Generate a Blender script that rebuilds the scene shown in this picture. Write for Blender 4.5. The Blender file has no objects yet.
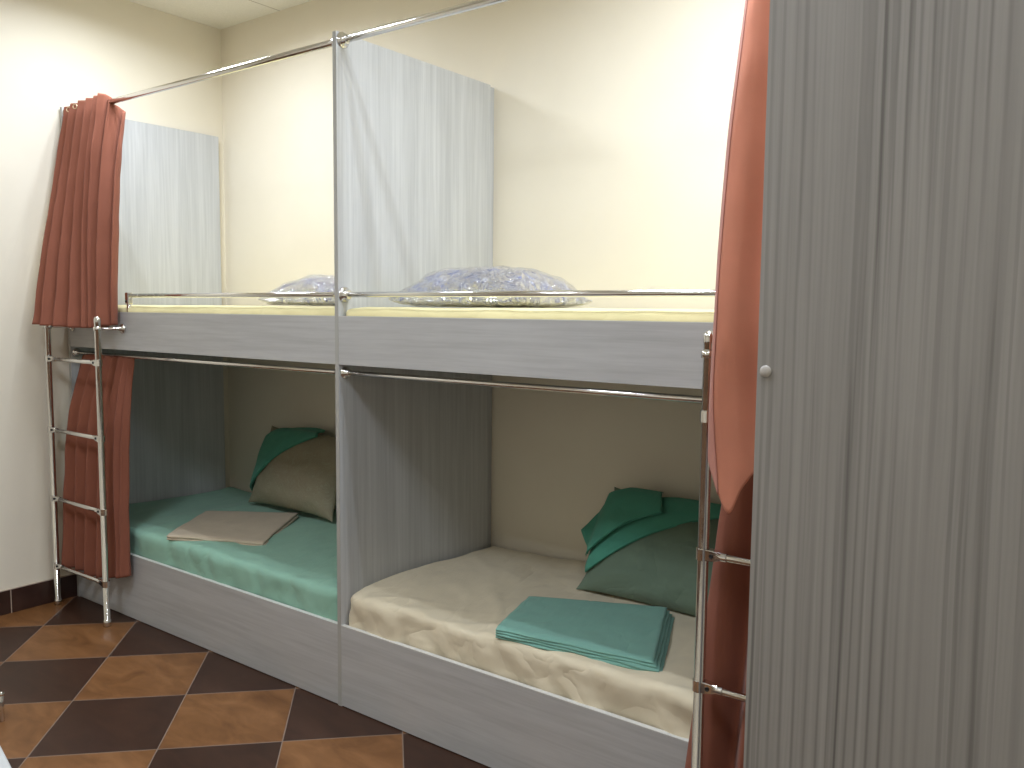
import bpy, bmesh, math, random
from mathutils import Vector, Matrix, noise
PI = math.pi
sc = bpy.context.scene
C = sc.collection

# ------------------------------------------------------------------ camera
def make_camera():
    px, py, pz = 4.2678, -2.0540, 1.4698
    yaw, pitch, roll = -0.6393, 0.08745, -0.00942
    f = Vector((math.sin(yaw)*math.cos(pitch), math.cos(yaw)*math.cos(pitch), -math.sin(pitch)))
    r = Vector((math.cos(yaw), -math.sin(yaw), 0))
    d = f.cross(r)
    r2 = math.cos(roll)*r + math.sin(roll)*d
    d2 = -math.sin(roll)*r + math.cos(roll)*d
    cam = bpy.data.cameras.new('camera')
    cam.sensor_width = 36.0
    cam.lens = 846.87/1024*36
    cam.clip_start = 0.02
    o = bpy.data.objects.new('camera', cam)
    M = Matrix((( r2.x, -d2.x, -f.x, px), (r2.y, -d2.y, -f.y, py), (r2.z, -d2.z, -f.z, pz), (0, 0, 0, 1)))
    o.matrix_world = M
    C.objects.link(o)
    sc.camera = o
make_camera()

# ------------------------------------------------------------------ world, exposure, lamp strengths
w = bpy.data.worlds.new('world'); sc.world = w; w.use_nodes = True
w.node_tree.nodes['Background'].inputs[0].default_value = (1, .96, .9, 1)
w.node_tree.nodes['Background'].inputs[1].default_value = 0.05
sc.view_settings.view_transform = 'Standard'
sc.view_settings.look = 'None'
sc.view_settings.gamma = 1.0
sc.view_settings.use_curve_mapping = False
sc.view_settings.exposure = 0.0
LAMP_COLOR = (0.91, 1.0, 1.13)
LAMP_SPREAD = math.radians(164)   # the louvres cut the light off near the ceiling
TUBE_POWER = 6.9            # watts per tube of the two ceiling lights over the bunks
TUBE_POWER_AISLE = 7.4       # the two ceiling lights over the aisle
CEIL = 3.03
LIGHTS = [(0.81, -0.02, TUBE_POWER*.86, 'square ceiling light with four tubes above the left bunks'),
          (3.21, -0.02, TUBE_POWER*1.05, 'square ceiling light with four tubes above the right bunks'),
          (2.01, -1.82, TUBE_POWER_AISLE, 'square ceiling light with four tubes over the aisle, in the middle of the room'),
          (3.81, -1.49, TUBE_POWER_AISLE*.5, 'square ceiling light with four tubes over the aisle, beside the wardrobe')]

# ------------------------------------------------------------------ helpers
def obj(name, bm, mat=None, parent=None, smooth=False, solid=0, bevel=0):
    me = bpy.data.meshes.new(name)
    bmesh.ops.recalc_face_normals(bm, faces=bm.faces)
    bm.to_mesh(me); bm.free()
    if smooth:
        for p in me.polygons: p.use_smooth = True
    if mat: me.materials.append(mat)
    o = bpy.data.objects.new(name, me); C.objects.link(o)
    if parent: o.parent = parent
    if solid:
        m = o.modifiers.new('solid', 'SOLIDIFY'); m.thickness = solid; m.offset = 0
    if bevel:
        m = o.modifiers.new('bevel', 'BEVEL'); m.width = bevel; m.segments = 2; m.limit_method = 'ANGLE'
    return o

def tag(o, label, cat, group=None):
    o['label'] = label; o['category'] = cat
    if group: o['group'] = group
    return o

def thing(name, label, cat, loc=(0, 0, 0), group=None):
    o = bpy.data.objects.new(name, None); C.objects.link(o)
    o.location = loc; o.empty_display_size = .1
    return tag(o, label, cat, group)

def struct(name, bm, mat, parent=None):
    o = obj(name, bm, mat, parent)
    o['kind'] = 'structure'
    return o

def box(bm, x0, x1, y0, y1, z0, z1):
    vs = [bm.verts.new(p) for p in ((x0,y0,z0),(x1,y0,z0),(x1,y1,z0),(x0,y1,z0),(x0,y0,z1),(x1,y0,z1),(x1,y1,z1),(x0,y1,z1))]
    for f in ((0,3,2,1),(4,5,6,7),(0,1,5,4),(1,2,6,5),(2,3,7,6),(3,0,4,7)): bm.faces.new([vs[i] for i in f])
    return bm

def bx(*a): return box(bmesh.new(), *a)

def lathe(bm, p0, axis, prof, seg=28):
    """profile of (distance along axis, radius)"""
    p0 = Vector(p0); axis = Vector(axis).normalized()
    u = axis.orthogonal().normalized(); v = axis.cross(u)
    rings = []
    for (t, r) in prof:
        c = p0 + axis*t
        if r < 1e-6: rings.append([bm.verts.new(c)])
        else: rings.append([bm.verts.new(c + (u*math.cos(2*PI*k/seg) + v*math.sin(2*PI*k/seg))*r) for k in range(seg)])
    for a, b in zip(rings, rings[1:]):
        for k in range(seg):
            k2 = (k+1) % seg
            if len(a) == 1 and len(b) == 1: continue
            if len(a) == 1: bm.faces.new((a[0], b[k], b[k2]))
            elif len(b) == 1: bm.faces.new((a[k], b[0], a[k2]))
            else: bm.faces.new((a[k], b[k], b[k2], a[k2]))
    return bm

def rod(bm, p0, p1, r, seg=24):
    p0 = Vector(p0); p1 = Vector(p1); L = (p1-p0).length
    return lathe(bm, p0, p1-p0, [(0, 0), (0, r*.9), (r*.1, r), (L-r*.1, r), (L, r*.9), (L, 0)], seg)

def grid(fn, nu, nv):
    bm = bmesh.new()
    vs = [[bm.verts.new(fn(i/nu, j/nv)) for i in range(nu+1)] for j in range(nv+1)]
    for j in range(nv):
        for i in range(nu):
            bm.faces.new((vs[j][i], vs[j][i+1], vs[j+1][i+1], vs[j+1][i]))
    return bm

def N(x, y=0, z=0): return noise.noise(Vector((x, y, z)))
def smooth01(t): t = max(0, min(1, t)); return t*t*(3-2*t)
def catmull(P, t):
    """P list of Vectors, t in 0..1"""
    n = len(P)-1; s = min(t*n, n-1e-6); i = int(s); f = s-i
    p1, p2 = P[i], P[i+1]; p0 = P[max(0, i-1)]; p3 = P[min(n, i+2)]
    return .5*((2*p1) + (p2-p0)*f + (2*p0-5*p1+4*p2-p3)*f*f + (3*p1-p0-3*p2+p3)*f*f*f)

# ------------------------------------------------------------------ materials
def mat(name):
    m = bpy.data.materials.new(name); m.use_nodes = True
    nt = m.node_tree; b = nt.nodes['Principled BSDF']
    return m, nt, b
def node(nt, t, **k):
    n = nt.nodes.new(t)
    for a, v in k.items():
        if a.startswith('i_'):
            s = a[2:]; n.inputs[int(s) if s.isdigit() else s.replace('_', ' ')].default_value = v
        else: setattr(n, a, v)
    return n
def L(nt, a, b): nt.links.new(a, b)
def ramp(nt, stops):
    r = nt.nodes.new('ShaderNodeValToRGB'); e = r.color_ramp.elements
    while len(e) < len(stops): e.new(.5)
    for k, (p, c) in enumerate(stops):
        e[k].position = p; e[k].color = (*c, 1) if len(c) == 3 else c
    return r
def mapping(nt, scale, rot=(0,0,0), loc=(0,0,0), space='Object'):
    tc = node(nt, 'ShaderNodeTexCoord'); mp = node(nt, 'ShaderNodeMapping')
    mp.inputs['Scale'].default_value = scale; mp.inputs['Rotation'].default_value = rot; mp.inputs['Location'].default_value = loc
    L(nt, tc.outputs[space], mp.inputs[0]); return mp.outputs[0]
def mix(nt, fac, a, b, mode='MIX'):
    m = node(nt, 'ShaderNodeMix', data_type='RGBA', blend_type=mode)
    for s, v in ((0, fac), (6, a), (7, b)):
        if hasattr(v, 'node'): L(nt, v, m.inputs[s])
        else: m.inputs[s].default_value = v if s == 0 else (*v, 1)
    return m.outputs[2]
def math_(nt, op, a, b=None, c=None):
    m = node(nt, 'ShaderNodeMath', operation=op)
    for i, v in enumerate((a, b, c)):
        if v is None: continue
        if hasattr(v, 'node'): L(nt, v, m.inputs[i])
        else: m.inputs[i].default_value = v
    return m.outputs[0]
def bump(nt, b, h, strength, dist):
    bp = node(nt, 'ShaderNodeBump', i_Strength=strength, i_Distance=dist)
    L(nt, h, bp.inputs['Height']); L(nt, bp.outputs[0], b.inputs['Normal'])

def m_plaster(name, col, col2, sc_=3):
    m, nt, b = mat(name)
    n = node(nt, 'ShaderNodeTexNoise', i_Scale=sc_, i_Detail=4.0)
    L(nt, mapping(nt, (1, 1, 1)), n.inputs[0])
    r = ramp(nt, [(.3, col), (.7, col2)]); L(nt, n.outputs[0], r.inputs[0]); L(nt, r.outputs[0], b.inputs[0])
    n2 = node(nt, 'ShaderNodeTexNoise', i_Scale=180.0, i_Detail=3.0)
    L(nt, mapping(nt, (1, 1, 1)), n2.inputs[0]); bump(nt, b, n2.outputs[0], .12, .002)
    b.inputs['Roughness'].default_value = .75
    return m

def m_laminate(name, grain='z', light=(.60,.61,.61), dark=(.38,.385,.39), streak=.55, seed=0, rough=.42, fine=1.0, lines=0.0, al=1.0):
    """pale bleached ash decor, grain along one axis"""
    m, nt, b = mat(name)
    def sc3(across, along):
        return {'z': (across, across, along), 'x': (along, across, across), 'y': (across, along, across)}[grain]
    wv = node(nt, 'ShaderNodeTexNoise', i_Scale=1.0, i_Detail=2.0); L(nt, mapping(nt, sc3(2.6, .9), loc=(seed, seed, seed)), wv.inputs[0])
    def streaks(across, along, det, lo, hi):
        mp = mapping(nt, sc3(across, along), loc=(seed*1.7, seed*.6, seed*2.1))
        off = node(nt, 'ShaderNodeVectorMath', operation='MULTIPLY_ADD')
        L(nt, wv.outputs[1], off.inputs[0]); off.inputs[1].default_value = (across*.018,)*3; L(nt, mp, off.inputs[2])
        n = node(nt, 'ShaderNodeTexNoise', i_Scale=1.0, i_Detail=det, i_Roughness=.6); L(nt, off.outputs[0], n.inputs[0])
        mr = node(nt, 'ShaderNodeMapRange'); mr.inputs[1].default_value = lo; mr.inputs[2].default_value = hi
        L(nt, n.outputs[0], mr.inputs[0]); return mr.outputs[0]
    a = streaks(14, .7*al, 4.0, .35, .68)
    f = streaks(70*fine, 1.1*al, 5.0, .38, .62)
    g = streaks(190*fine, 2.2*al, 4.0, .3, .7)
    s = math_(nt, 'ADD', math_(nt, 'MULTIPLY', a, .4), math_(nt, 'ADD', math_(nt, 'MULTIPLY', f, .38), math_(nt, 'MULTIPLY', g, .22)))
    col = mix(nt, math_(nt, 'MULTIPLY', s, streak), light, dark)
    if lines:
        def waves(period, dist, dsc, prof):
            wv2 = node(nt, 'ShaderNodeTexWave', wave_type='BANDS', bands_direction='X', wave_profile=prof)
            wv2.inputs['Scale'].default_value = .314/period; wv2.inputs['Distortion'].default_value = dist
            wv2.inputs['Detail'].default_value = 2.0; wv2.inputs['Detail Scale'].default_value = dsc
            L(nt, mapping(nt, (1, 1, .09), loc=(seed*.37, 0, seed)), wv2.inputs[0]); return wv2.outputs['Fac']
        pin = waves(.0052, 9.0, .8, 'SIN'); cath = waves(.011, 12.0, .32, 'SIN')
        m1 = streaks(9, .5, 2.0, .40, .62); m2 = streaks(5, .45, 2.0, .50, .60)
        k = math_(nt, 'ADD', math_(nt, 'MULTIPLY', math_(nt, 'MULTIPLY', math_(nt, 'POWER', pin, 2.0), m1), .13),
                  math_(nt, 'MULTIPLY', math_(nt, 'MULTIPLY', math_(nt, 'POWER', cath, 5.0), m2), .6))
        thin = streaks(75, .30, 2.0, .56, .63); thin2 = streaks(120, .5, 2.0, .57, .65)
        k = math_(nt, 'ADD', k, math_(nt, 'MULTIPLY', math_(nt, 'MULTIPLY', math_(nt, 'ADD', thin, thin2), math_(nt, 'ADD', math_(nt, 'MULTIPLY', m1, .7), .3)), .42))
        col = mix(nt, math_(nt, 'MULTIPLY', k, lines), col, tuple(c*.5 for c in dark))
    L(nt, col, b.inputs[0])
    bump(nt, b, g, .08, .001)
    b.inputs['Roughness'].default_value = rough
    b.inputs['Specular IOR Level'].default_value = .45
    return m

def m_plain(name, col, rough=.5, metal=0.0, spec=.5):
    m, nt, b = mat(name)
    n = node(nt, 'ShaderNodeTexNoise', i_Scale=25.0, i_Detail=3.0)
    L(nt, mapping(nt, (1, 1, 1)), n.inputs[0])
    c = mix(nt, n.outputs[0], tuple(x*.94 for x in col), tuple(min(1, x*1.06) for x in col))
    L(nt, c, b.inputs[0]); b.inputs['Roughness'].default_value = rough; b.inputs['Metallic'].default_value = metal
    b.inputs['Specular IOR Level'].default_value = spec
    return m

def m_chrome():
    m, nt, b = mat('chrome')
    n = node(nt, 'ShaderNodeTexNoise', i_Scale=40.0, i_Detail=3.0)
    L(nt, mapping(nt, (1, 1, 1)), n.inputs[0])
    r = ramp(nt, [(.3, (.07,)*3), (.7, (.16,)*3)]); L(nt, n.outputs[0], r.inputs[0]); L(nt, r.outputs[0], b.inputs['Roughness'])
    b.inputs[0].default_value = (.74, .73, .71, 1); b.inputs['Metallic'].default_value = 1
    return m

def m_cloth(name, col, weave=900.0, wrinkle=0.0, wscale=9.0, trans=0.0, var=.08, rough=.85, crease=None):
    m, nt, b = mat(name)
    n = node(nt, 'ShaderNodeTexNoise', i_Scale=14.0, i_Detail=5.0)
    L(nt, mapping(nt, (1, 1, 1)), n.inputs[0])
    c = mix(nt, n.outputs[0], tuple(x*(1-var) for x in col), tuple(min(1, x*(1+var)) for x in col))
    L(nt, c, b.inputs[0])
    wv = node(nt, 'ShaderNodeTexNoise', i_Scale=weave, i_Detail=1.0); L(nt, mapping(nt, (1, 1, .35)), wv.inputs[0])
    h = math_(nt, 'MULTIPLY', wv.outputs[0], .0006)
    if wrinkle:
        a = node(nt, 'ShaderNodeTexNoise', i_Scale=wscale, i_Detail=3.0, i_Roughness=.45, i_Distortion=.35)
        L(nt, mapping(nt, (1, .45, 1), rot=(0, 0, .5)), a.inputs[0])
        ridge = math_(nt, 'ABSOLUTE', math_(nt, 'SUBTRACT', a.outputs[0], .5))
        h = math_(nt, 'ADD', h, math_(nt, 'MULTIPLY', math_(nt, 'POWER', ridge, .85), wrinkle))
    bp = node(nt, 'ShaderNodeBump', i_Strength=1.0, i_Distance=1.0)
    L(nt, h, bp.inputs['Height']); L(nt, bp.outputs[0], b.inputs['Normal'])
    b.inputs['Roughness'].default_value = rough
    b.inputs['Specular IOR Level'].default_value = .2
    b.inputs['Sheen Weight'].default_value = .15
    if trans:
        t = node(nt, 'ShaderNodeBsdfTranslucent'); L(nt, c, t.inputs[0])
        ms = node(nt, 'ShaderNodeMixShader'); ms.inputs[0].default_value = trans
        L(nt, b.outputs[0], ms.inputs[1]); L(nt, t.outputs[0], ms.inputs[2])
        L(nt, ms.outputs[0], nt.nodes['Material Output'].inputs[0])
    return m

def m_floor():
    m, nt, b = mat('floor_tiles')
    s = .4049; x0, y0 = .5707, -.0098
    k = 1/(math.sqrt(2)*s)
    tc = node(nt, 'ShaderNodeTexCoord'); sp = node(nt, 'ShaderNodeSeparateXYZ'); L(nt, tc.outputs['Object'], sp.inputs[0])
    dx = math_(nt, 'SUBTRACT', sp.outputs[0], x0); dy = math_(nt, 'SUBTRACT', sp.outputs[1], y0)
    u = math_(nt, 'MULTIPLY', math_(nt, 'ADD', dx, dy), k); v = math_(nt, 'MULTIPLY', math_(nt, 'SUBTRACT', dx, dy), k)
    fu, fv = math_(nt, 'FLOOR', u), math_(nt, 'FLOOR', v)
    par = math_(nt, 'FLOORED_MODULO', math_(nt, 'ADD', fu, fv), 2.0)
    cx = node(nt, 'ShaderNodeCombineXYZ'); L(nt, fu, cx.inputs[0]); L(nt, fv, cx.inputs[1])
    wn = node(nt, 'ShaderNodeTexWhiteNoise', noise_dimensions='2D'); L(nt, cx.outputs[0], wn.inputs[0])
    # mottling, shifted per tile
    sh = node(nt, 'ShaderNodeVectorMath', operation='MULTIPLY_ADD'); L(nt, wn.outputs[1], sh.inputs[0]); sh.inputs[1].default_value = (9, 9, 9); L(nt, tc.outputs['Object'], sh.inputs[2])
    mp = node(nt, 'ShaderNodeMapping'); mp.inputs['Rotation'].default_value = (0, 0, .7); mp.inputs['Scale'].default_value = (5, 11, 5); L(nt, sh.outputs[0], mp.inputs[0])
    n = node(nt, 'ShaderNodeTexNoise', i_Scale=1.0, i_Detail=6.0, i_Roughness=.6, i_Distortion=.8); L(nt, mp.outputs[0], n.inputs[0])
    rl = ramp(nt, [(.25, (.105, .041, .0115)), (.5, (.172, .073, .0235)), (.78, (.25, .115, .043))])
    rd = ramp(nt, [(.25, (.027, .0105, .0055)), (.6, (.045, .0185, .0097)), (.85, (.064, .029, .0155))])
    L(nt, n.outputs[0], rl.inputs[0]); L(nt, n.outputs[0], rd.inputs[0])
    col = mix(nt, par, rd.outputs[0], rl.outputs[0])
    def edge(x):
        f = math_(nt, 'SUBTRACT', x, math_(nt, 'FLOOR', x))
        return math_(nt, 'MINIMUM', f, math_(nt, 'SUBTRACT', 1.0, f))
    e = math_(nt, 'MINIMUM', edge(u), edge(v))
    mr = node(nt, 'ShaderNodeMapRange', interpolation_type='SMOOTHSTEP'); mr.inputs[1].default_value = .003; mr.inputs[2].default_value = .0065
    L(nt, e, mr.inputs[0])
    col = mix(nt, mr.outputs[0], (.21, .15, .115), col)
    L(nt, col, b.inputs[0])
    bump(nt, b, math_(nt, 'ADD', mr.outputs[0], math_(nt, 'MULTIPLY', n.outputs[0], .25)), .35, .002)
    rr = ramp(nt, [(0, (.7,)*3), (1, (.42,)*3)]); L(nt, mr.outputs[0], rr.inputs[0]); L(nt, rr.outputs[0], b.inputs['Roughness'])
    b.inputs['Specular IOR Level'].default_value = .35
    return m

def m_skirting():
    m, nt, b = mat('skirting_tile')
    tc = node(nt, 'ShaderNodeTexCoord'); sp = node(nt, 'ShaderNodeSeparateXYZ'); L(nt, tc.outputs['Object'], sp.inputs[0])
    def edge(x, o):
        a = math_(nt, 'MULTIPLY', math_(nt, 'SUBTRACT', x, o), 1/.405)
        f = math_(nt, 'FRACT', a); f = math_(nt, 'MINIMUM', f, math_(nt, 'SUBTRACT', 1.0, f))
        return math_(nt, 'GREATER_THAN', f, .0055)
    n = node(nt, 'ShaderNodeTexNoise', i_Scale=12.0, i_Detail=5.0); L(nt, tc.outputs['Object'], n.inputs[0])
    r = ramp(nt, [(.3, (.03, .0125, .009)), (.7, (.05, .024, .018))]); L(nt, n.outputs[0], r.inputs[0])
    isx = math_(nt, 'GREATER_THAN', sp.outputs[0], .0)
    e = math_(nt, 'ADD', math_(nt, 'MULTIPLY', isx, edge(sp.outputs[0], .1)), math_(nt, 'MULTIPLY', math_(nt, 'SUBTRACT', 1.0, isx), edge(sp.outputs[1], -.312)))
    top = math_(nt, 'LESS_THAN', sp.outputs[2], .1135)
    L(nt, mix(nt, math_(nt, 'MULTIPLY', e, top), (.42, .33, .26), r.outputs[0]), b.inputs[0])
    b.inputs['Roughness'].default_value = .3
    return m

def m_ceiling():
    m, nt, b = mat('ceiling_tiles')
    tc = node(nt, 'ShaderNodeTexCoord'); sp = node(nt, 'ShaderNodeSeparateXYZ'); L(nt, tc.outputs['Object'], sp.inputs[0])
    def line(x, o):
        f = math_(nt, 'FRACT', math_(nt, 'MULTIPLY', math_(nt, 'SUBTRACT', x, o), 1/.6))
        f = math_(nt, 'MINIMUM', f, math_(nt, 'SUBTRACT', 1.0, f)); return math_(nt, 'LESS_THAN', f, .006)
    l = math_(nt, 'MAXIMUM', line(sp.outputs[0], .51), math_(nt, 'MULTIPLY', line(sp.outputs[1], .28), math_(nt, 'LESS_THAN', sp.outputs[1], .6)))
    n = node(nt, 'ShaderNodeTexNoise', i_Scale=120.0, i_Detail=4.0); L(nt, tc.outputs['Object'], n.inputs[0])
    r = ramp(nt, [(.3, (.80, .77, .70)), (.7, (.86, .83, .76))]); L(nt, n.outputs[0], r.inputs[0])
    L(nt, mix(nt, l, r.outputs[0], (.45, .41, .35)), b.inputs[0]); bump(nt, b, n.outputs[0], .2, .003)
    b.inputs['Roughness'].default_value = .9
    return m

def m_paisley(name, dark, light, ground):
    """swirly pillowcase print"""
    m, nt, b = mat(name)
    mp = mapping(nt, (1, 1, 1))
    n = node(nt, 'ShaderNodeTexNoise', i_Scale=9.0, i_Detail=1.0, i_Distortion=3.5); L(nt, mp, n.inputs[0])
    rings = math_(nt, 'SINE', math_(nt, 'MULTIPLY', n.outputs[0], 60.0))
    n2 = node(nt, 'ShaderNodeTexVoronoi', i_Scale=16.0, feature='DISTANCE_TO_EDGE'); L(nt, mp, n2.inputs[0])
    sp = math_(nt, 'GREATER_THAN', math_(nt, 'ADD', math_(nt, 'MULTIPLY', rings, .6), math_(nt, 'MULTIPLY', n2.outputs[0], 1.4)), .50)
    big = node(nt, 'ShaderNodeTexNoise', i_Scale=5.0, i_Detail=1.0); L(nt, mp, big.inputs[0])
    r = ramp(nt, [(.42, ground), (.56, dark)]); L(nt, big.outputs[0], r.inputs[0])
    L(nt, mix(nt, sp, r.outputs[0], light), b.inputs[0])
    b.inputs['Roughness'].default_value = .8
    return m

def m_wrap():
    m, nt, b = mat('clear_plastic_wrap')
    n = node(nt, 'ShaderNodeTexNoise', i_Scale=13.0, i_Detail=4.0, i_Distortion=2.0, i_Roughness=.55); L(nt, mapping(nt, (1, 1.6, 1)), n.inputs[0])
    r = math_(nt, 'ABSOLUTE', math_(nt, 'SUBTRACT', n.outputs[0], .5))
    bp = node(nt, 'ShaderNodeBump', i_Strength=1.0, i_Distance=.12); L(nt, r, bp.inputs['Height'])
    g = node(nt, 'ShaderNodeBsdfGlossy'); g.inputs['Roughness'].default_value = .12; g.inputs[0].default_value = (.95, .95, .97, 1)
    L(nt, bp.outputs[0], g.inputs['Normal'])
    t = node(nt, 'ShaderNodeBsdfTransparent'); t.inputs[0].default_value = (.96, .965, .98, 1)
    d = node(nt, 'ShaderNodeBsdfDiffuse'); d.inputs[0].default_value = (.8, .8, .84, 1)
    fr = node(nt, 'ShaderNodeFresnel'); fr.inputs[0].default_value = 1.5; L(nt, bp.outputs[0], fr.inputs['Normal'])
    m1 = node(nt, 'ShaderNodeMixShader'); L(nt, math_(nt, 'MULTIPLY_ADD', fr.outputs[0], .9, .05), m1.inputs[0]); L(nt, t.outputs[0], m1.inputs[1]); L(nt, g.outputs[0], m1.inputs[2])
    m2 = node(nt, 'ShaderNodeMixShader'); m2.inputs[0].default_value = .04; L(nt, m1.outputs[0], m2.inputs[1]); L(nt, d.outputs[0], m2.inputs[2])
    L(nt, m2.outputs[0], nt.nodes['Material Output'].inputs[0])
    return m

def m_emit(name, col, s):
    m, nt, b = mat(name)
    b.inputs['Emission Color'].default_value = (*col, 1); b.inputs['Emission Strength'].default_value = s
    return m

WALL = m_plaster('cream_plaster', (.80, .735, .60), (.83, .765, .63))
WOODZ = m_laminate('bleached_ash_vertical', 'z', light=(.63,.64,.645), dark=(.36,.37,.38), streak=.66, al=1.5)
WOODX = m_laminate('bleached_ash_horizontal', 'x', light=(.53,.525,.515), dark=(.33,.32,.31), seed=5, streak=.65, al=2.6)
WOODW = m_laminate('bleached_ash_wardrobe', 'z', light=(.36,.345,.33), dark=(.20,.19,.18), streak=.5, seed=11, fine=1.0, lines=.8, rough=.36)
BAND = m_plain('edge_banding', (.62, .61, .57), .4)
BANDG = m_plain('grey_edge_banding', (.40, .39, .36), .4)
CHROME = m_chrome()
SCREW = m_plain('dark_screw_recess', (.03, .03, .03), .5, .6)
FLOOR = m_floor(); SKIRT = m_skirting(); CEILM = m_ceiling()
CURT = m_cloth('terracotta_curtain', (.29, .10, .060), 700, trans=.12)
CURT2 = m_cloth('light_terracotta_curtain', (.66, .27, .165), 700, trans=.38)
HEM = m_cloth('curtain_hem', (.50, .22, .165), 700, trans=.15)
MINT = m_cloth('mint_green_cotton', (.28, .49, .375), 1100, wrinkle=.022, wscale=4.5)
BEIGE = m_cloth('cream_cotton', (.70, .61, .44), 1100, wrinkle=.026, wscale=4.5)
YELLOW = m_cloth('pale_yellow_cotton', (.82, .73, .40), 1100, wrinkle=.01, wscale=5)
TEAL = m_cloth('teal_cotton', (.21, .42, .345), 1100, wrinkle=.008, wscale=10)
TEALD = m_cloth('dark_teal_cotton', (.085, .33, .235), 1100, wrinkle=.008, wscale=10)
SAND = m_cloth('sand_cotton', (.56, .47, .35), 1100, wrinkle=.006, wscale=8)
GREYGREEN = m_cloth('grey_green_pillowcase', (.155, .215, .155), 1100, wrinkle=.02, wscale=7)
BRASS = m_plain('eyelet_metal', (.75, .6, .42), .3, 1.0)
WHITE = m_plain('white_plastic', (.62, .61, .58), .35)
CAP = m_plain('grey_white_cap', (.50, .47, .44), .35)
WHITEL = m_plain('white_laminate', (.42, .43, .42), .35)
BLUEPRINT = m_paisley('blue_paisley_cotton', (.03, .045, .16), (.60, .64, .78), (.10, .14, .38))
OLIVEPRINT = m_paisley('faded_floral_cotton', (.27, .25, .165), (.31, .29, .20), (.29, .25, .17))
WRAP = m_wrap()

# ------------------------------------------------------------------ setting
XR, YB, YF = 4.55, .915, -3.3
XL = -.012
struct('floor', bx(XL-.1, XR+.1, YF-.1, YB+.1, -.05, 0), FLOOR)
struct('ceiling', bx(XL-.1, XR+.1, YF-.1, YB+.1, CEIL, CEIL+.06), CEILM)
struct('wall_left', bx(XL-.1, XL, YF-.1, YB+.1, 0, CEIL), WALL)
struct('wall_back', bx(XL, XR, YB, YB+.1, 0, CEIL), WALL)
struct('wall_right', bx(XR, XR+.1, YF-.1, YB+.1, 0, CEIL), WALL)
struct('wall_front', bx(XL, XR, YF-.1, YF, 0, CEIL), WALL)
struct('baseboard_left', bx(XL, XL+.010, YF, YB, 0, .117), SKIRT)
struct('baseboard_back', bx(XL+.010, XR, YB-.010, YB, 0, .117), SKIRT)
struct('baseboard_right', bx(XR-.010, XR, YF, YB-.010, 0, .117), SKIRT)
struct('baseboard_front', bx(XL+.010, XR-.010, YF, YF+.010, 0, .117), SKIRT)

# ------------------------------------------------------------------ ceiling lights
tubem = m_emit('tube_glow', (1, .97, .9), 6); framem = m_plain('white_enamel', (.8, .8, .78), .4)
for (lx, ly, pw, lab) in LIGHTS:
    t = thing('ceiling_light', lab, 'ceiling light', (lx, ly, CEIL), 'tube lights in the ceiling grid')
    bm = bmesh.new()
    for a in ((-.3, .3, -.3, -.28), (-.3, .3, .28, .3), (-.3, -.28, -.28, .28), (.28, .3, -.28, .28)): box(bm, a[0], a[1], a[2], a[3], -.030, 0)
    obj('frame', bm, framem, t)
    obj('reflector', bx(-.28, .28, -.28, .28, -.004, 0), framem, t)
    for k in range(4):
        y = -.21 + .14*k
        bm = bmesh.new(); rod(bm, (-.27, y, -.014), (.27, y, -.014), .008)
        obj('tube', bm, tubem, t, True)
        ld = bpy.data.lights.new('tube_lamp', 'AREA'); ld.shape = 'RECTANGLE'; ld.size = .54; ld.size_y = .028
        ld.energy = pw; ld.color = LAMP_COLOR; ld.spread = LAMP_SPREAD
        lo = bpy.data.objects.new('tube_lamp', ld); C.objects.link(lo); lo.parent = t; lo.location = (0, y, -.026)

# ------------------------------------------------------------------ bunk bed
BL = 1.95; T = .018; DEP = .865
ZLB, ZUB, ZUT, ZPT = .309, 1.269, 1.4424, 2.425
bunk = thing('bunk_bed', 'pale grey laminate two-tier double bunk along the wall, with chrome rods and guard rails', 'bunk bed')
def panel(x, y1=DEP):
    p = obj('end_panel', bx(x, x+T, .0008, y1, 0, ZPT), WOODZ, bunk)
    obj('edge_band', bx(x, x+T, 0, .0008, 0, ZPT), BANDG, p)
    return p
panel(0); mid = panel(BL); panel(2*BL)
obj('light_leak_blocker', bx(BL-T, BL-.0003, DEP-.05, YB-.0005, .117, ZPT), WOODZ, bunk)  # added strip, blocks lamp light leaking through the gap behind the middle panel
def board(x0, x1, z0, z1):
    p = obj('front_board', bx(x0, x1, .001, T, z0, z1-.002), WOODX, bunk)
    obj('edge_band', bx(x0, x1, .001, T, z1-.002, z1), BAND, p)
for k in (0, 1):
    x0, x1 = k*BL+T, (k+1)*BL
    board(x0, x1, .004, ZLB); board(x0, x1, ZUB, ZUT)
    obj('bed_deck', bx(x0, x1, T, DEP, .19, .206), WOODX, bunk)
    obj('bed_deck', bx(x0, x1, T, DEP, ZUB+.02, ZUB+.036), WOODX, bunk)
    obj('back_rail', bx(x0, x1, DEP-.018, DEP, ZUB+.036, ZUT-.06), WOODX, bunk)
    obj('back_rail', bx(x0, x1, DEP-.018, DEP, .206, .27), WOODX, bunk)
RY = .03
def flange(x, z, d, parent, r=.028):
    """stepped chrome wall flange on a panel face at x, facing d"""
    bm = bmesh.new()
    lathe(bm, (x, RY, z), (d, 0, 0), [(0, 0), (0, r), (.003, r), (.006, r*.86), (.010, r*.62), (.024, r*.60), (.026, r*.52), (.026, 0)])
    obj('flange', bm, CHROME, parent, True)
def crod(x0, x1, z, r=.0125):
    bm = bmesh.new(); rod(bm, (x0, RY, z), (x1, RY, z), r)
    o = obj('curtain_rod', bm, CHROME, bunk, True)
    fr = .028 if z > 2 else .022
    flange(x0, z, 1, o, fr); flange(x1, z, -1, o, fr)
for k in (0, 1):
    x0, x1 = k*BL+T, (k+1)*BL
    crod(x0, x1, 2.400); crod(x0, x1, 1.238, .0095)
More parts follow.
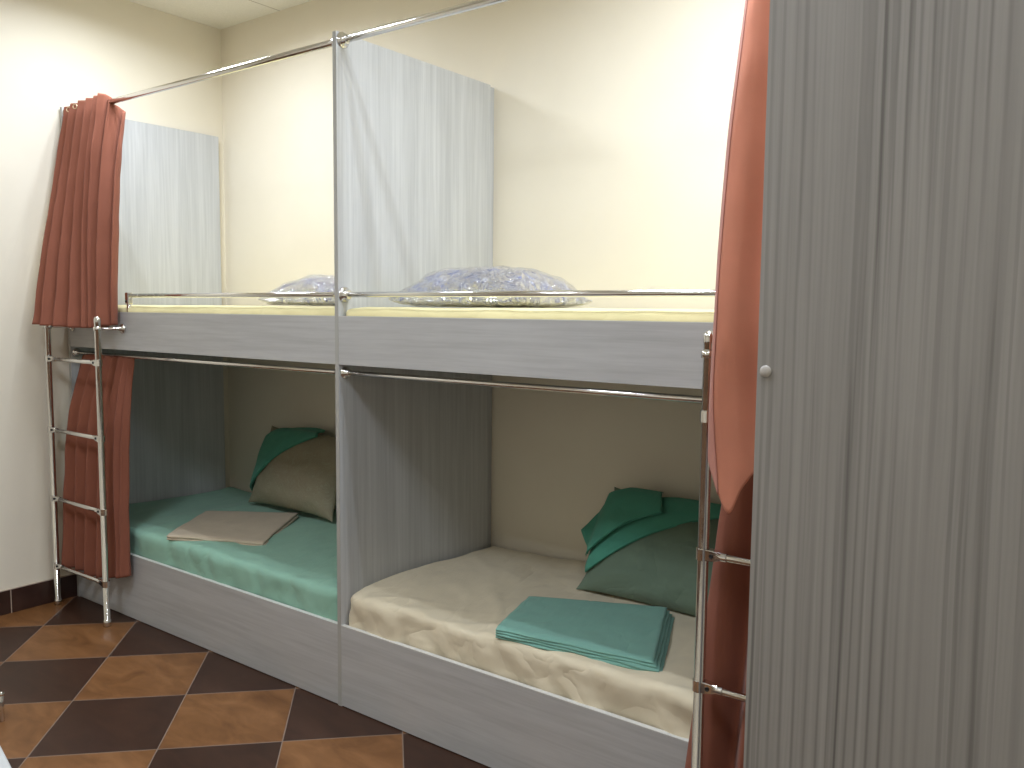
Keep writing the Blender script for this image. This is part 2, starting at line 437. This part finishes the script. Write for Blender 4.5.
def guard(x_end, x_fix, d):
    """rail from the middle panel to a bolted post standing on the board"""
    z = 1.518
    bm = bmesh.new(); rod(bm, (x_end, RY, z), (x_fix, RY, z), .0095)
    o = obj('guard_rail', bm, CHROME, bunk, True)
    flange(x_fix, z, d, o)
    bm = bmesh.new(); rod(bm, (x_end, RY, ZUT-.10), (x_end, RY, z-.012), .0095); obj('post', bm, CHROME, o, True)
    bm = bmesh.new()
    box(bm, x_end-.013, x_end+.013, RY-.0135, RY+.0135, z-.040, z+.015)
    obj('rail_joint', bm, CHROME, o, bevel=.005)
    bm = bmesh.new(); lathe(bm, (x_end, RY-.0135, z-.026), (0, -1, 0), [(0, 0), (0, .006), (.003, .005), (.003, 0)], 16)
    obj('bolt', bm, SCREW, o, True)
guard(.520, BL, -1); guard(3.392, BL+T, 1)
for z in (2.02, 1.12):
    for x in (-.009,):
        obj('wall_bracket', bx(x, x+.009, .004, .03, z-.03, z+.03), WHITE, bunk, bevel=.003)

# ------------------------------------------------------------------ ladders
def make_ladder():
    t = thing('ladder', 'chrome tube ladder at the left end of the bunk, beside the left wall', 'ladder', (.05, -.12, 0))
    W = .47; R = .0138
    for x in (0, W):
        bm = bmesh.new()
        lathe(bm, (x, 0, 0), (0, 0, 1), [(0, 0), (0, R+.003), (.03, R+.003), (.032, R), (1.392, R), (1.394, R+.0012), (1.412, R+.0012), (1.419, R*.8), (1.423, R*.4), (1.424, 0)])
        obj('rail', bm, CHROME, t, True)
        bm = bmesh.new()
        lathe(bm, (x, 0, 1.358), (0, 0, 1), [(0, R), (0, R+.005), (.018, R+.005), (.018, R)])
        c = obj('clamp', bm, CHROME, t, True)
        bm = bmesh.new()
        lathe(bm, (x, R, 1.367), (0, 1, 0), [(0, 0), (0, .006), (.093-R, .006), (.098-R, .0085), (.107-R, .013), (.112-R, .022), (.1195-R, .0235), (.1195-R, 0)])
        obj('wall_bracket', bm, CHROME, t, True)
    for z in (.200, .535, .872, 1.215):
        bm = bmesh.new()
        rod(bm, (.055, 0, z), (W-.055, 0, z), .0095)
        r = obj('rung', bm, CHROME, t, True)
        for s, x in ((1, 0), (-1, W)):
            bm = bmesh.new()
            lathe(bm, (x, 0, z-.014), (0, 0, 1), [(0, R), (0, R+.0035), (.028, R+.0035), (.028, R)])
            # flattened tab tapering into the rung socket
            secs = [(R*.6, .0135, .014), (.020, .0125, .014), (.036, .010, .012), (.048, .0105, .0105), (.062, .0108, .0108)]
            rings = []
            for (dx, hy, hz) in secs:
                rings.append([bm.verts.new((x+s*dx, hy*math.cos(a), z+hz*math.sin(a))) if dx > .04 else
                              bm.verts.new((x+s*dx, hy*max(-1, min(1, 1.5*math.cos(a))), z+hz*max(-1, min(1, 1.5*math.sin(a))))) for a in [2*PI*q/20 for q in range(20)]])
            for a, b in zip(rings, rings[1:]):
                for q in range(20): bm.faces.new((a[q], a[(q+1) % 20], b[(q+1) % 20], b[q]))
            bm.faces.new(rings[-1]); bm.faces.new(rings[0])
            cn = obj('rung_clamp', bm, CHROME, r, False)
            bm = bmesh.new()
            lathe(bm, (x+s*.026, -.0122, z), (0, -1, 0), [(0, 0), (0, .0055), (.0018, .0055), (.0018, .003), (.0008, .003), (.0008, 0)], 16)
            obj('screw', bm, SCREW, r, True)
    return t
def children(o): return [c for c in bpy.data.objects if c.parent == o]
def copy_tree(o, parent=None):
    c = o.copy(); C.objects.link(c); c.parent = parent
    for ch in children(o): copy_tree(ch, c)
    return c
lad = make_ladder()
bpy.context.view_layer.update()
lad2 = copy_tree(lad)
lad2.location = (3.425, -.12, 0)
lad2['label'] = 'chrome tube ladder at the right end of the bunk, half hidden by the wardrobe'

# ------------------------------------------------------------------ curtains
def curtain(name, cols, label, m, nu=160, nv=60, thick=.0025, hem=True, pleats=0, amp=(0, 0), y0=None, seed=0.):
    """cols: list of columns, each a list of (x,y,z) from top to bottom"""
    cols = [[Vector(p) for p in c] for c in cols]
    def f(u, v):
        cs = [catmull(c, v) for c in cols]
        p = catmull(cs, u)
        if pleats:
            A = amp[0] + (amp[1]-amp[0])*v
            ph = 2*PI*pleats*u + .7*N(u*4, v*.8, seed) + .35*math.sin(v*2+seed)
            p = p + Vector((A*.25*math.cos(ph*2), A*(math.sin(ph)+.22*math.sin(2*ph+1+2*seed)), 0))
        p.y += .004*N(u*8, v*9, seed+3)
        return p
    o = obj(name, grid(f, nu, nv), m, None, True, solid=thick)
    o['label'] = label; o['category'] = 'curtain'
    return o, f
def eyelets(o, f, us, v=.03):
    for u in us:
        p = f(u, v); q = f(u+.01, v); n = (q-p).cross(Vector((0, 0, 1))).normalized()
        bm = bmesh.new(); seg = 20
        for i in range(seg):
            pass
        R1, r1 = .010, .003
        t = (q-p).normalized(); zax = Vector((0, 0, 1)); vs = []
        for i in range(seg):
            a = 2*PI*i/seg; c = p + (t*math.cos(a)+zax*math.sin(a))*R1; d = (t*math.cos(a)+zax*math.sin(a))
            vs.append([bm.verts.new(c + d*(r1*math.cos(b)) + n*(r1*math.sin(b))) for b in [2*PI*j/8 for j in range(8)]])
        for i in range(seg):
            for j in range(8): bm.faces.new((vs[i][j], vs[(i+1) % seg][j], vs[(i+1) % seg][(j+1) % 8], vs[i][(j+1) % 8]))
        obj('eyelet', bm, BRASS, o, True)

# upper left: gathered at the wall end, pulled out over the ladder head
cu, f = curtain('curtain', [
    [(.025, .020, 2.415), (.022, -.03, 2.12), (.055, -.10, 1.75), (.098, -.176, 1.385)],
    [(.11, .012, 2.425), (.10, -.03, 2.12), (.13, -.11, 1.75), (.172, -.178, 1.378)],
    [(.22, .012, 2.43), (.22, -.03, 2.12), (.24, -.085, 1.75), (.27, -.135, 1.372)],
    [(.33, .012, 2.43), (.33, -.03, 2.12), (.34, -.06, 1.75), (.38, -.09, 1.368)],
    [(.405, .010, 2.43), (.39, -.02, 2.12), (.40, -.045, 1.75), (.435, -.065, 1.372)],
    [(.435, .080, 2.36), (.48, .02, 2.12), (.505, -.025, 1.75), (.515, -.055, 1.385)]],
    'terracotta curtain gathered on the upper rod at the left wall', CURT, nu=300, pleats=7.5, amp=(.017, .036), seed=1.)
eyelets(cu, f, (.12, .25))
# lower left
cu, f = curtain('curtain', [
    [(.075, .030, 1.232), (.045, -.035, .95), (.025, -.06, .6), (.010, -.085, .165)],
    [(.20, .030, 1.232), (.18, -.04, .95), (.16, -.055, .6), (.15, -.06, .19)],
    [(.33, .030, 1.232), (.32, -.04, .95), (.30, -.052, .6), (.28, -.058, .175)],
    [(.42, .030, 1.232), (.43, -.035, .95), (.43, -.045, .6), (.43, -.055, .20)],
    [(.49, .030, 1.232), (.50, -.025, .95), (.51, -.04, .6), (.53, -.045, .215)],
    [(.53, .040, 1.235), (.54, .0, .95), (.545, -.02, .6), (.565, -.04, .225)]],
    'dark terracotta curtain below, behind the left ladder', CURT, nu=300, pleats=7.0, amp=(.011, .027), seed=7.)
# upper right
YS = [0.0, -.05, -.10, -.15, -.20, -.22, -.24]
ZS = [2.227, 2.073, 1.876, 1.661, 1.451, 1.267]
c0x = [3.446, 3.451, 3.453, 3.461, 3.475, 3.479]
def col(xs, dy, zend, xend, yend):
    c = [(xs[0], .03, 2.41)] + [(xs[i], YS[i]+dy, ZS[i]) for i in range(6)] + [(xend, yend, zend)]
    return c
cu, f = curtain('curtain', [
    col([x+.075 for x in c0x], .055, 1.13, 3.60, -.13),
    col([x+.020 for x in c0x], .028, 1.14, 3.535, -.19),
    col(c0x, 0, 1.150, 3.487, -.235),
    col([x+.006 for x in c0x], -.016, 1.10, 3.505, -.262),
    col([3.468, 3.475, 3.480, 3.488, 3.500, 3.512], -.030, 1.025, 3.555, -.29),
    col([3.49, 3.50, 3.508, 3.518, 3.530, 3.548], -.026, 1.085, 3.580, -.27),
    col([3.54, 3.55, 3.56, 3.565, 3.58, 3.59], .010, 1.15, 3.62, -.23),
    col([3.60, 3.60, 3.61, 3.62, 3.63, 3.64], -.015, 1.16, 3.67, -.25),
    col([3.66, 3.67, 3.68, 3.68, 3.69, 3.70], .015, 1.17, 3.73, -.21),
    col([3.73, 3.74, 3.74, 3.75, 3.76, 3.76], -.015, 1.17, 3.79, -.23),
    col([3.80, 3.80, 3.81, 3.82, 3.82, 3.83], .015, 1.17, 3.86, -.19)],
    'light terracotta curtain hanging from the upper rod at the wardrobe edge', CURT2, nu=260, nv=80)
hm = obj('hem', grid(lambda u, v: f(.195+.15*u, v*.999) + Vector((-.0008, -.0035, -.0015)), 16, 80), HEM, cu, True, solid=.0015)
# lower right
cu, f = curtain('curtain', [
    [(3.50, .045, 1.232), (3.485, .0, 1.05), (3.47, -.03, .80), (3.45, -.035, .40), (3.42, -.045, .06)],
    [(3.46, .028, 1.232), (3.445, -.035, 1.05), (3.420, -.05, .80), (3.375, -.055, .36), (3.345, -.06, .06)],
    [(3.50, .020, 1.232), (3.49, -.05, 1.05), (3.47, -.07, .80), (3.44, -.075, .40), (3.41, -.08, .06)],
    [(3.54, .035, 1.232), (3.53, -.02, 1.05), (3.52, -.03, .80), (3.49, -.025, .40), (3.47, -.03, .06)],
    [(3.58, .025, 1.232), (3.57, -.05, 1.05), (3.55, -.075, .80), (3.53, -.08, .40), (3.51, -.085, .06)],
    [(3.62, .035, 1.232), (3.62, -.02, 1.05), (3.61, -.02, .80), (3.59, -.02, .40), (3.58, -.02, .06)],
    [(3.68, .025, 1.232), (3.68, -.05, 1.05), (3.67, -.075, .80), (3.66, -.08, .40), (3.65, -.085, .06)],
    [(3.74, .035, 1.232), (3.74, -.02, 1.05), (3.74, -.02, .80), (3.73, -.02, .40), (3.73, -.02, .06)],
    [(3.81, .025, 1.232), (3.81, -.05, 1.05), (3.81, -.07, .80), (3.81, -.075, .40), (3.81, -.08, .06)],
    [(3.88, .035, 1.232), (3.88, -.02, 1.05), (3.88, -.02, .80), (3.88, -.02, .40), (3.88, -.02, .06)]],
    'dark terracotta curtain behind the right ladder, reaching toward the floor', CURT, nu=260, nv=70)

# ------------------------------------------------------------------ mattresses
def soft_box(x0, x1, y0, y1, z0, z1, r, nx, ny, nz, disp=None):
    bm = bmesh.new()
    lo, hi = Vector((x0, y0, z0)), Vector((x1, y1, z1))
    rr = Vector((r, r, min(r, (z1-z0)*.49)))
    cache = {}
    def V(i, j, k):
        key = (i, j, k)
        if key in cache: return cache[key]
        p = Vector((x0+(x1-x0)*i/nx, y0+(y1-y0)*j/ny, z0+(z1-z0)*k/nz))
        q = Vector([max(lo[a]+rr[a], min(hi[a]-rr[a], p[a])) for a in range(3)])
        d = p-q
        e = Vector((d.x/rr.x, d.y/rr.y, d.z/rr.z))
        if e.length > 1e-6:
            # map the cube shell onto the rounded shell
            m = max(abs(e.x), abs(e.y), abs(e.z)); e = e.normalized()*m
            nrm = e.normalized(); p = q + Vector((e.x*rr.x, e.y*rr.y, e.z*rr.z))
        else: nrm = Vector((0, 0, 1 if k == nz else -1))
        if disp: p = p + disp(p, nrm)
        cache[key] = bm.verts.new(p); return cache[key]
    for i in range(nx):
        for j in range(ny):
            for k in (0, nz): bm.faces.new((V(i, j, k), V(i+1, j, k), V(i+1, j+1, k), V(i, j+1, k)))
    for i in range(nx):
        for k in range(nz):
            for j in (0, ny): bm.faces.new((V(i, j, k), V(i+1, j, k), V(i+1, j, k+1), V(i, j, k+1)))
    for j in range(ny):
        for k in range(nz):
            for i in (0, nx): bm.faces.new((V(i, j, k), V(i, j+1, k), V(i, j+1, k+1), V(i, j, k+1)))
    return bm

def ridge(x, y, s): return 1-min(1, abs(N(x, y, s))*3.2)
def sheet_disp(amp, sd, sag=0.012, corner=None):
    def d(p, n):
        o = Vector((0, 0, 0))
        top = max(0, n.z)
        fx, fy = p.x*1.4, p.y*1.4
        w = ridge(p.x*2.6+p.y*1.9, p.y*1.1-p.x*.7, sd) * .6 + ridge(p.x*5+p.y*2.5, p.y*3, sd+4)*.25
        h = amp*(w-.45) + amp*1.2*N(p.x*2.2, p.y*2.2, sd+9)
        o += n*h
        fr = max(0, 1-(p.y-.0)/.14)
        o.z -= top*sag*fr*fr
        if n.y < -.3:
            o.y += amp*.9*(ridge(p.x*6+p.z*5, p.z*4, sd+2)-.5) + .003*N(p.x*14, p.z*10, sd)
            o.y = max(o.y, -.012)
        if top > .3 and p.y < .2:
            o.z += amp*.55*(ridge(p.x*5-p.y*9, p.y*3, sd+6)-.4)*(1-p.y/.2)
        if n.z < -.3: o = Vector((0, 0, 0))
        return o
    return d
def mattress(x0, x1, z0, z1, m, label, amp, sd, yb=.900, r=.035, corner=None):
    b = soft_box(x0, x1, .022, yb, z0, z1, r, 150, 70, 10, sheet_disp(amp, sd))
    root = obj('mattress', soft_box(x0+.03, x1-.03, .060, yb-.03, z0+.012, z1-.045, .03, 12, 6, 3), WHITE, None, True)
    tag(root, label, 'mattress')
    obj('fitted_sheet', b, m, root, True)
    return root
mattress(T+.008, BL-.006, .209, .430, MINT, 'mattress in a mint green fitted sheet on the lower left bunk', .010, 2.0)
mattress(BL+T+.006, 2*BL-.02, .209, .432, BEIGE, 'mattress in a rumpled cream fitted sheet on the lower right bunk', .017, 14.0)
mattress(T+.008, BL-.006, ZUB+.038, 1.476, YELLOW, 'thin mattress in a yellow sheet on the upper left bunk', .003, 5.0, r=.02)
mattress(BL+T+.006, 2*BL-.02, ZUB+.038, 1.474, YELLOW, 'thin mattress in a yellow sheet on the upper right bunk', .003, 8.0, r=.02)

# ------------------------------------------------------------------ pillows
def pillow_shape(W, H, TH, sd=0., wr=.004, ex=2.6, ep=.55):
    def h(a, b):
        """half thickness at a in -1..1, b in -1..1"""
        return TH*max(0, (1-abs(a)**ex))**ep*max(0, (1-abs(b)**ex))**ep
    def pt(a, b, s):
        x = a*W/2*(1-.075*(1-b**4)*abs(a)); y = b*H/2*(1-.075*(1-a**4)*abs(b))
        hh = h(a, b)
        z = s*hh*(1+.10*N(a*1.5, b*1.5, sd)) + (wr*ridge(a*2+b, b*2.3-a, sd)+wr*1.5*N(a*3, b*3, sd+s))*min(1, hh/TH*1.5)
        return Vector((x, y, z))
    return h, pt
def pillow_bm(M, pt, n=56, infl=1.0):
    bm = bmesh.new(); vs = {}
    for s in (1, -1):
        for j in range(n+1):
            for i in range(n+1):
                edge = i in (0, n) or j in (0, n)
                key = (i, j, 0 if edge else s)
                if key in vs: continue
                a, b = math.sin((i/n-.5)*PI), math.sin((j/n-.5)*PI)
                vs[key] = bm.verts.new(M @ pt(a, b, s))
    for s in (1, -1):
        g = lambda i, j: vs[(i, j, 0 if (i in (0, n) or j in (0, n)) else s)]
        for j in range(n):
            for i in range(n): bm.faces.new((g(i, j), g(i+1, j), g(i+1, j+1), g(i, j+1)))
    return bm
def frame(origin, xax, yax):
    x = Vector(xax).normalized(); z = x.cross(Vector(yax)).normalized(); y = z.cross(x)
    M = Matrix.Identity(4)
    for i, v in enumerate((x, y, z)): M[0][i], M[1][i], M[2][i] = v
    M[0][3], M[1][3], M[2][3] = origin
    return M

# leaning pillows: local x along the bed, local y up the slope, local z toward the aisle
def lean(cx, y_bot, z_bot, up, W, H, TH, tilt=0.):
    u = Vector((0, *up)).normalized(); x = Vector((math.cos(tilt), 0, math.sin(tilt)))
    u = (u - x*u.dot(x)).normalized()
    nrm = x.cross(u)
    o = Vector((cx, y_bot, z_bot)) + u*H/2 + nrm*TH*.45
    return frame(o, x, u)
def local_h(h, W, H, x, y):
    a = max(-1, min(1, x/(W/2))); b = max(-1, min(1, y/(H/2)))
    return h(a, b)

# right: grey-green pillow
WR, HR, TR_ = .68, .435, .075
MR = lean(2.962, .597, .404, (.29, .385), WR, HR, TR_, tilt=-.02)
hR, pR = pillow_shape(WR, HR, TR_, 3.)
tag(obj('pillow', pillow_bm(MR, pR), GREYGREEN, None, True), 'grey-green pillow leaning on the wall at the head of the cream bed', 'pillow')
WL_, HL, TL_ = .66, .425, .08
MLp = lean(.86, .68, .430, (.17, .42), WL_, HL, TL_, tilt=.0)
hL, pL = pillow_shape(WL_, HL, TL_, 8.)
tag(obj('pillow', pillow_bm(MLp, pL), OLIVEPRINT, None, True), 'faded olive patterned pillow leaning on the wall above the mint green bed', 'pillow')

def draped(name, M, h, W, H, x_origin, corners, lift, m, label, parent=None, layers=1, nn=40, bend=None, thick=.004, sd=0.):
    """cloth laid over a leaning pillow: corners in (x along bed, slope distance), ordered tl, tr, br, bl"""
    tl, tr, br, bl = [Vector((a, b)) for a, b in corners]
    bm = bmesh.new()
    for k in range(layers):
        off = lift + k*thick*1.6
        ins = k*.006
        vs = []
        for j in range(nn+1):
            row = []
            for i in range(nn+1):
                u, v = i/nn, j/nn
                top = tl.lerp(tr, u); bot = bl.lerp(br, u); p = top.lerp(bot, v)
                if bend: p = p + bend(u, v)
                p = p + Vector((.004*N(v*4, k, sd), .004*N(u*4, k+5, sd)))
                c = Vector(((tl+br)/2)); p = p + (c-p)*ins
                x = p.x - x_origin; y = p.y - H/2
                z = local_h(h, W, H, x, y) + off
                # outside the pillow outline the cloth falls back
                ox = max(0, abs(x)-W/2*.93); oy = max(0, y-H/2*.93)
                z -= min(.06, ox*1.0) + min(.05, oy*1.0)
                z += .004*N(u*3, v*3, sd+k)
                row.append(bm.verts.new(M @ Vector((x, y, z))))
            vs.append(row)
        lowv = [[bm.verts.new(v.co - (M.to_3x3() @ Vector((0, 0, thick)))) for v in r] for r in vs]
        for j in range(nn):
            for i in range(nn):
                bm.faces.new((vs[j][i], vs[j][i+1], vs[j+1][i+1], vs[j+1][i]))
                bm.faces.new((lowv[j][i], lowv[j+1][i], lowv[j+1][i+1], lowv[j][i+1]))
        for i in range(nn):
            for j in (0, nn): bm.faces.new((vs[j][i], vs[j][i+1], lowv[j][i+1], lowv[j][i]))
            for q in (0, nn): bm.faces.new((vs[i][q], vs[i+1][q], lowv[i+1][q], lowv[i][q]))
    o = obj(name, bm, m, parent, True)
    if label: tag(o, label, 'folded sheet')
    return o
# right: wide lower fold with a smaller folded piece on it
draped('folded_sheet', MR, hR, WR, HR, 2.960, [(2.60, .310), (3.24, .45), (3.24, .405), (2.650, .062)], .006, TEALD,
       'dark green sheet draped over the top of the grey-green pillow', layers=2,
       bend=lambda u, v: Vector((-.02*math.sin(PI*v), (.05*math.sin(PI*u)*v + .04*math.sin(PI*u)*(1-v)))), sd=1.)
draped('folded_pillowcase', MR, hR, WR, HR, 2.960, [(2.60, .350), (2.85, .430), (2.905, .325), (2.635, .120)], .030, TEALD,
       'small dark green folded pillowcase on top of the draped sheet', layers=2,
       bend=lambda u, v: Vector((-.085*max(0, 1-abs(v-.48)/.5)*(1-u)**3, .03*math.sin(PI*u))), sd=2.)
draped('folded_sheet', MLp, hL, WL_, HL, .86, [(.505, .325), (.92, .445), (.97, .39), (.525, .055)], .008, TEALD,
       'dark green folded sheet draped over the corner of the olive pillow', layers=2,
       bend=lambda u, v: Vector((-.0*math.sin(PI*v), .045*math.sin(PI*u)*(1-v)+.03*math.sin(PI*u)*v)), sd=3.)

# flat pillows in plastic on the upper bunks
def flat_pillow(cx, cy, z, W, H, TH, rot, label, sd):
    M = Matrix.Translation((cx, cy, z+TH*.29)) @ Matrix.Rotation(rot, 4, 'Z')
    h, pt = pillow_shape(W, H, TH, sd, .007, 3.4, .6)
    def flat(f):
        def g(a, b, s):
            p = f(a, b, s)
            if s < 0: p.z = -TH*.27*(max(0, -p.z)/TH)**.4
            return p
        return g
    root = obj('pillow', pillow_bm(M, flat(pt)), BLUEPRINT, None, True)
    tag(root, label, 'pillow')
    def wrap(a, b, s):
        p = flat(pt)(a, b, s)
        e = 1+.02*abs(a)**6
        hh = p.z + s*(.006+.010*abs(N(a*4, b*4, sd+2)))*(.2+.8*(1-max(abs(a), abs(b))**8))
        if s < 0: hh = max(hh, -TH*.275)
        k = .02*N(a*6, b*6, sd)*(abs(a)**8)
        return Vector((p.x*e*1.01+k*.7, p.y*1.02, hh + k*.5))
    obj('plastic_wrap', pillow_bm(M, wrap), WRAP, root, True)
flat_pillow(2.40, .33, 1.476, .555, .44, .100, .03, 'blue paisley pillow in clear plastic on the upper right bunk', 4.)
flat_pillow(1.615, .36, 1.478, .575, .44, .088, -.04, 'blue paisley pillow in clear plastic on the upper left bunk', 12.)

# ------------------------------------------------------------------ folded linen on the lower beds
def linen(name, corners, z, layers, th, m, label, sd, seam=None, steps=.006):
    """corners bl, tl, tr, br in plan; stacked folded layers with rounded fold on the left side"""
    bl, tl, tr, br = [Vector(c) for c in corners]
    bm = bmesh.new(); n = 44
    for k in range(layers):
        jr = Vector(((layers-1-k)*steps, -(layers-1-k)*steps*.35))
        z0 = z + k*th
        def P(u, v, zz):
            p = bl.lerp(br, u).lerp(tl.lerp(tr, u), v) + jr*u
            p = p + Vector((.004*N(v*5, k*3, sd), .009*N(u*5, k*3+7, sd)*(1-v)))
            zz = zz + .003*N(u*2.5, v*2.5, sd) + .0035*N(u*6, v*6, sd+k)*(1-.6*v) - .006*smooth01((.05-v)/.05)
            if seam: zz -= .0022*math.exp(-((u-seam)/.008)**2)*(1 if k == layers-1 else 0)
            return Vector((p.x, p.y, zz))
        prof = [(0, 0), (0, 1)]
        top = [[bm.verts.new(P(i/n, j/n, z0+th*.86*(1-.25*((abs(i/n-.5)*2)**20)))) for i in range(n+1)] for j in range(n+1)]
        low = [[bm.verts.new(P(i/n, j/n, z0)) for i in range(n+1)] for j in range(n+1)]
        for j in range(n):
            for i in range(n):
                bm.faces.new((top[j][i], top[j][i+1], top[j+1][i+1], top[j+1][i]))
                bm.faces.new((low[j][i], low[j+1][i], low[j+1][i+1], low[j][i+1]))
        for i in range(n):
            for j in (0, n):
                mv = [bm.verts.new((top[j][q].co+low[j][q].co)/2 + Vector((0, -.0025 if j == 0 else .0025, 0))) for q in (i, i+1)]
                bm.faces.new((top[j][i], top[j][i+1], mv[1], mv[0])); bm.faces.new((mv[0], mv[1], low[j][i+1], low[j][i]))
            for q in (0, n):
                bm.faces.new((top[i][q], top[i+1][q], low[i+1][q], low[i][q]))
    bmesh.ops.remove_doubles(bm, verts=bm.verts, dist=1e-5)
    return tag(obj(name, bm, m, None, True), label, 'folded linen')
linen('folded_linen', [(.80, .020), (.545, .385), (.935, .645), (1.245, .205)], .430, 2, .0115, SAND, 'sand coloured folded sheet lying flat on the mint green bed', 21., steps=.012)
linen('folded_linen', [(2.665, .028), (2.575, .335), (3.015, .535), (3.185, .105)], .430, 4, .0080, TEAL, 'teal folded sheets lying flat on the cream bed', 31., seam=.45, steps=.011)

# ------------------------------------------------------------------ wardrobe
WX0, WX1, WY0, WY1, WZ = 3.938, 4.535, -1.170, -.620, 2.30
wd = thing('wardrobe', 'tall grey ash wardrobe whose side fills the right of the view', 'wardrobe', (WX0, WY0, 0))
def W(name, x0, x1, y0, y1, z0, z1, m, p=None):
    return obj(name, bx(x0-WX0, x1-WX0, y0-WY0, y1-WY0, z0, z1), m, p or wd)
W('side_panel', WX0, WX1, WY0, WY0+T, 0, WZ, WOODW)
W('side_panel', WX0, WX1, WY1-T, WY1, 0, WZ, WOODW)
W('top_panel', WX0, WX1, WY0+T, WY1-T, WZ-T, WZ, WOODX)
W('bottom_panel', WX0, WX1, WY0+T, WY1-T, .08, .08+T, WOODX)
W('plinth', WX0+.02, WX0+.02+T, WY0+T, WY1-T, 0, .08, WOODX)
W('back_panel', WX1-.004, WX1, WY0+T, WY1-T, .08+T, WZ-T, WOODX)
dr = W('door', WX0, WX0+T, WY0+T+.002, WY1-T-.002, .08+T+.002, WZ-T-.002, WOODW)
bm = bmesh.new()
rod(bm, (-.030, .44, .95), (-.030, .44, 1.11), .006)
rod(bm, (0, .44, .97), (-.030, .44, .97), .005); rod(bm, (0, .44, 1.09), (-.030, .44, 1.09), .005)
obj('handle', bm, CHROME, dr, True)
for z in (1.407, .35, 2.2):
    bm = bmesh.new()
    lathe(bm, (.0095, 0, z), (0, -1, 0), [(0, 0), (0, .0062), (.0008, .0064), (.0018, .0058), (.0026, .0042), (.003, .002), (.0031, 0)], 28)
    obj('screw_cap', bm, CAP, wd, True)

# ------------------------------------------------------------------ table corner and low rack at the left edge of the frame
tb = thing('side_table', 'white table whose corner shows at the bottom left', 'table', (2.3, -1.62, 0))
def tbl():
    a = math.radians(-12.4)
    d = Vector((math.cos(a), math.sin(a))); n = Vector((-d.y, d.x))
    A = Vector((2.872, -1.497)) + d*.06    # corner nearest the wardrobe
    def P(s, t, z): q = A - d*s - n*t; return Vector((q.x-2.3, q.y+1.62, z))
    def slab(s0, s1, t0, t1, z0, z1):
        bm = bmesh.new(); vs = [bm.verts.new(P(s, t, z)) for z in (z0, z1) for s, t in ((s0, t0), (s1, t0), (s1, t1), (s0, t1))]
        for f in ((0,1,2,3),(4,7,6,5),(0,4,5,1),(1,5,6,2),(2,6,7,3),(3,7,4,0)): bm.faces.new([vs[i] for i in f])
        return bm
    obj('tabletop', slab(0, .80, 0, .50, .725, .75), WHITEL, tb, bevel=.003)
    for s, t in ((.06, .06), (.74, .06), (.06, .44), (.74, .44)):
        bm = bmesh.new(); rod(bm, P(s, t, 0), P(s, t, .725), .015); obj('leg', bm, CHROME, tb, True)
tbl()
rk = thing('shoe_rack', 'low chrome rack end just inside the left edge, on the tiles', 'rack', (.9, -.90, 0))
for x in (-.30, .205):
    for y in (-.10, .09):
        bm = bmesh.new(); rod(bm, (x, y, 0), (x, y, .095), .008)
        lathe(bm, (x, y, .095), (0, 0, 1), [(0, 0), (0, .011), (.008, .011), (.012, .006), (.012, 0)])
        obj('leg', bm, CHROME, rk, True)
for y in (-.10, .09):
    bm = bmesh.new(); rod(bm, (-.30, y, .075), (.205, y, .075), .006); obj('rail', bm, CHROME, rk, True)
bm = bmesh.new()
for k in range(5): rod(bm, (-.30, -.08+.04*k, .080), (.205, -.08+.04*k, .080), .003)
obj('wire_shelf', bm, CHROME, rk, True)
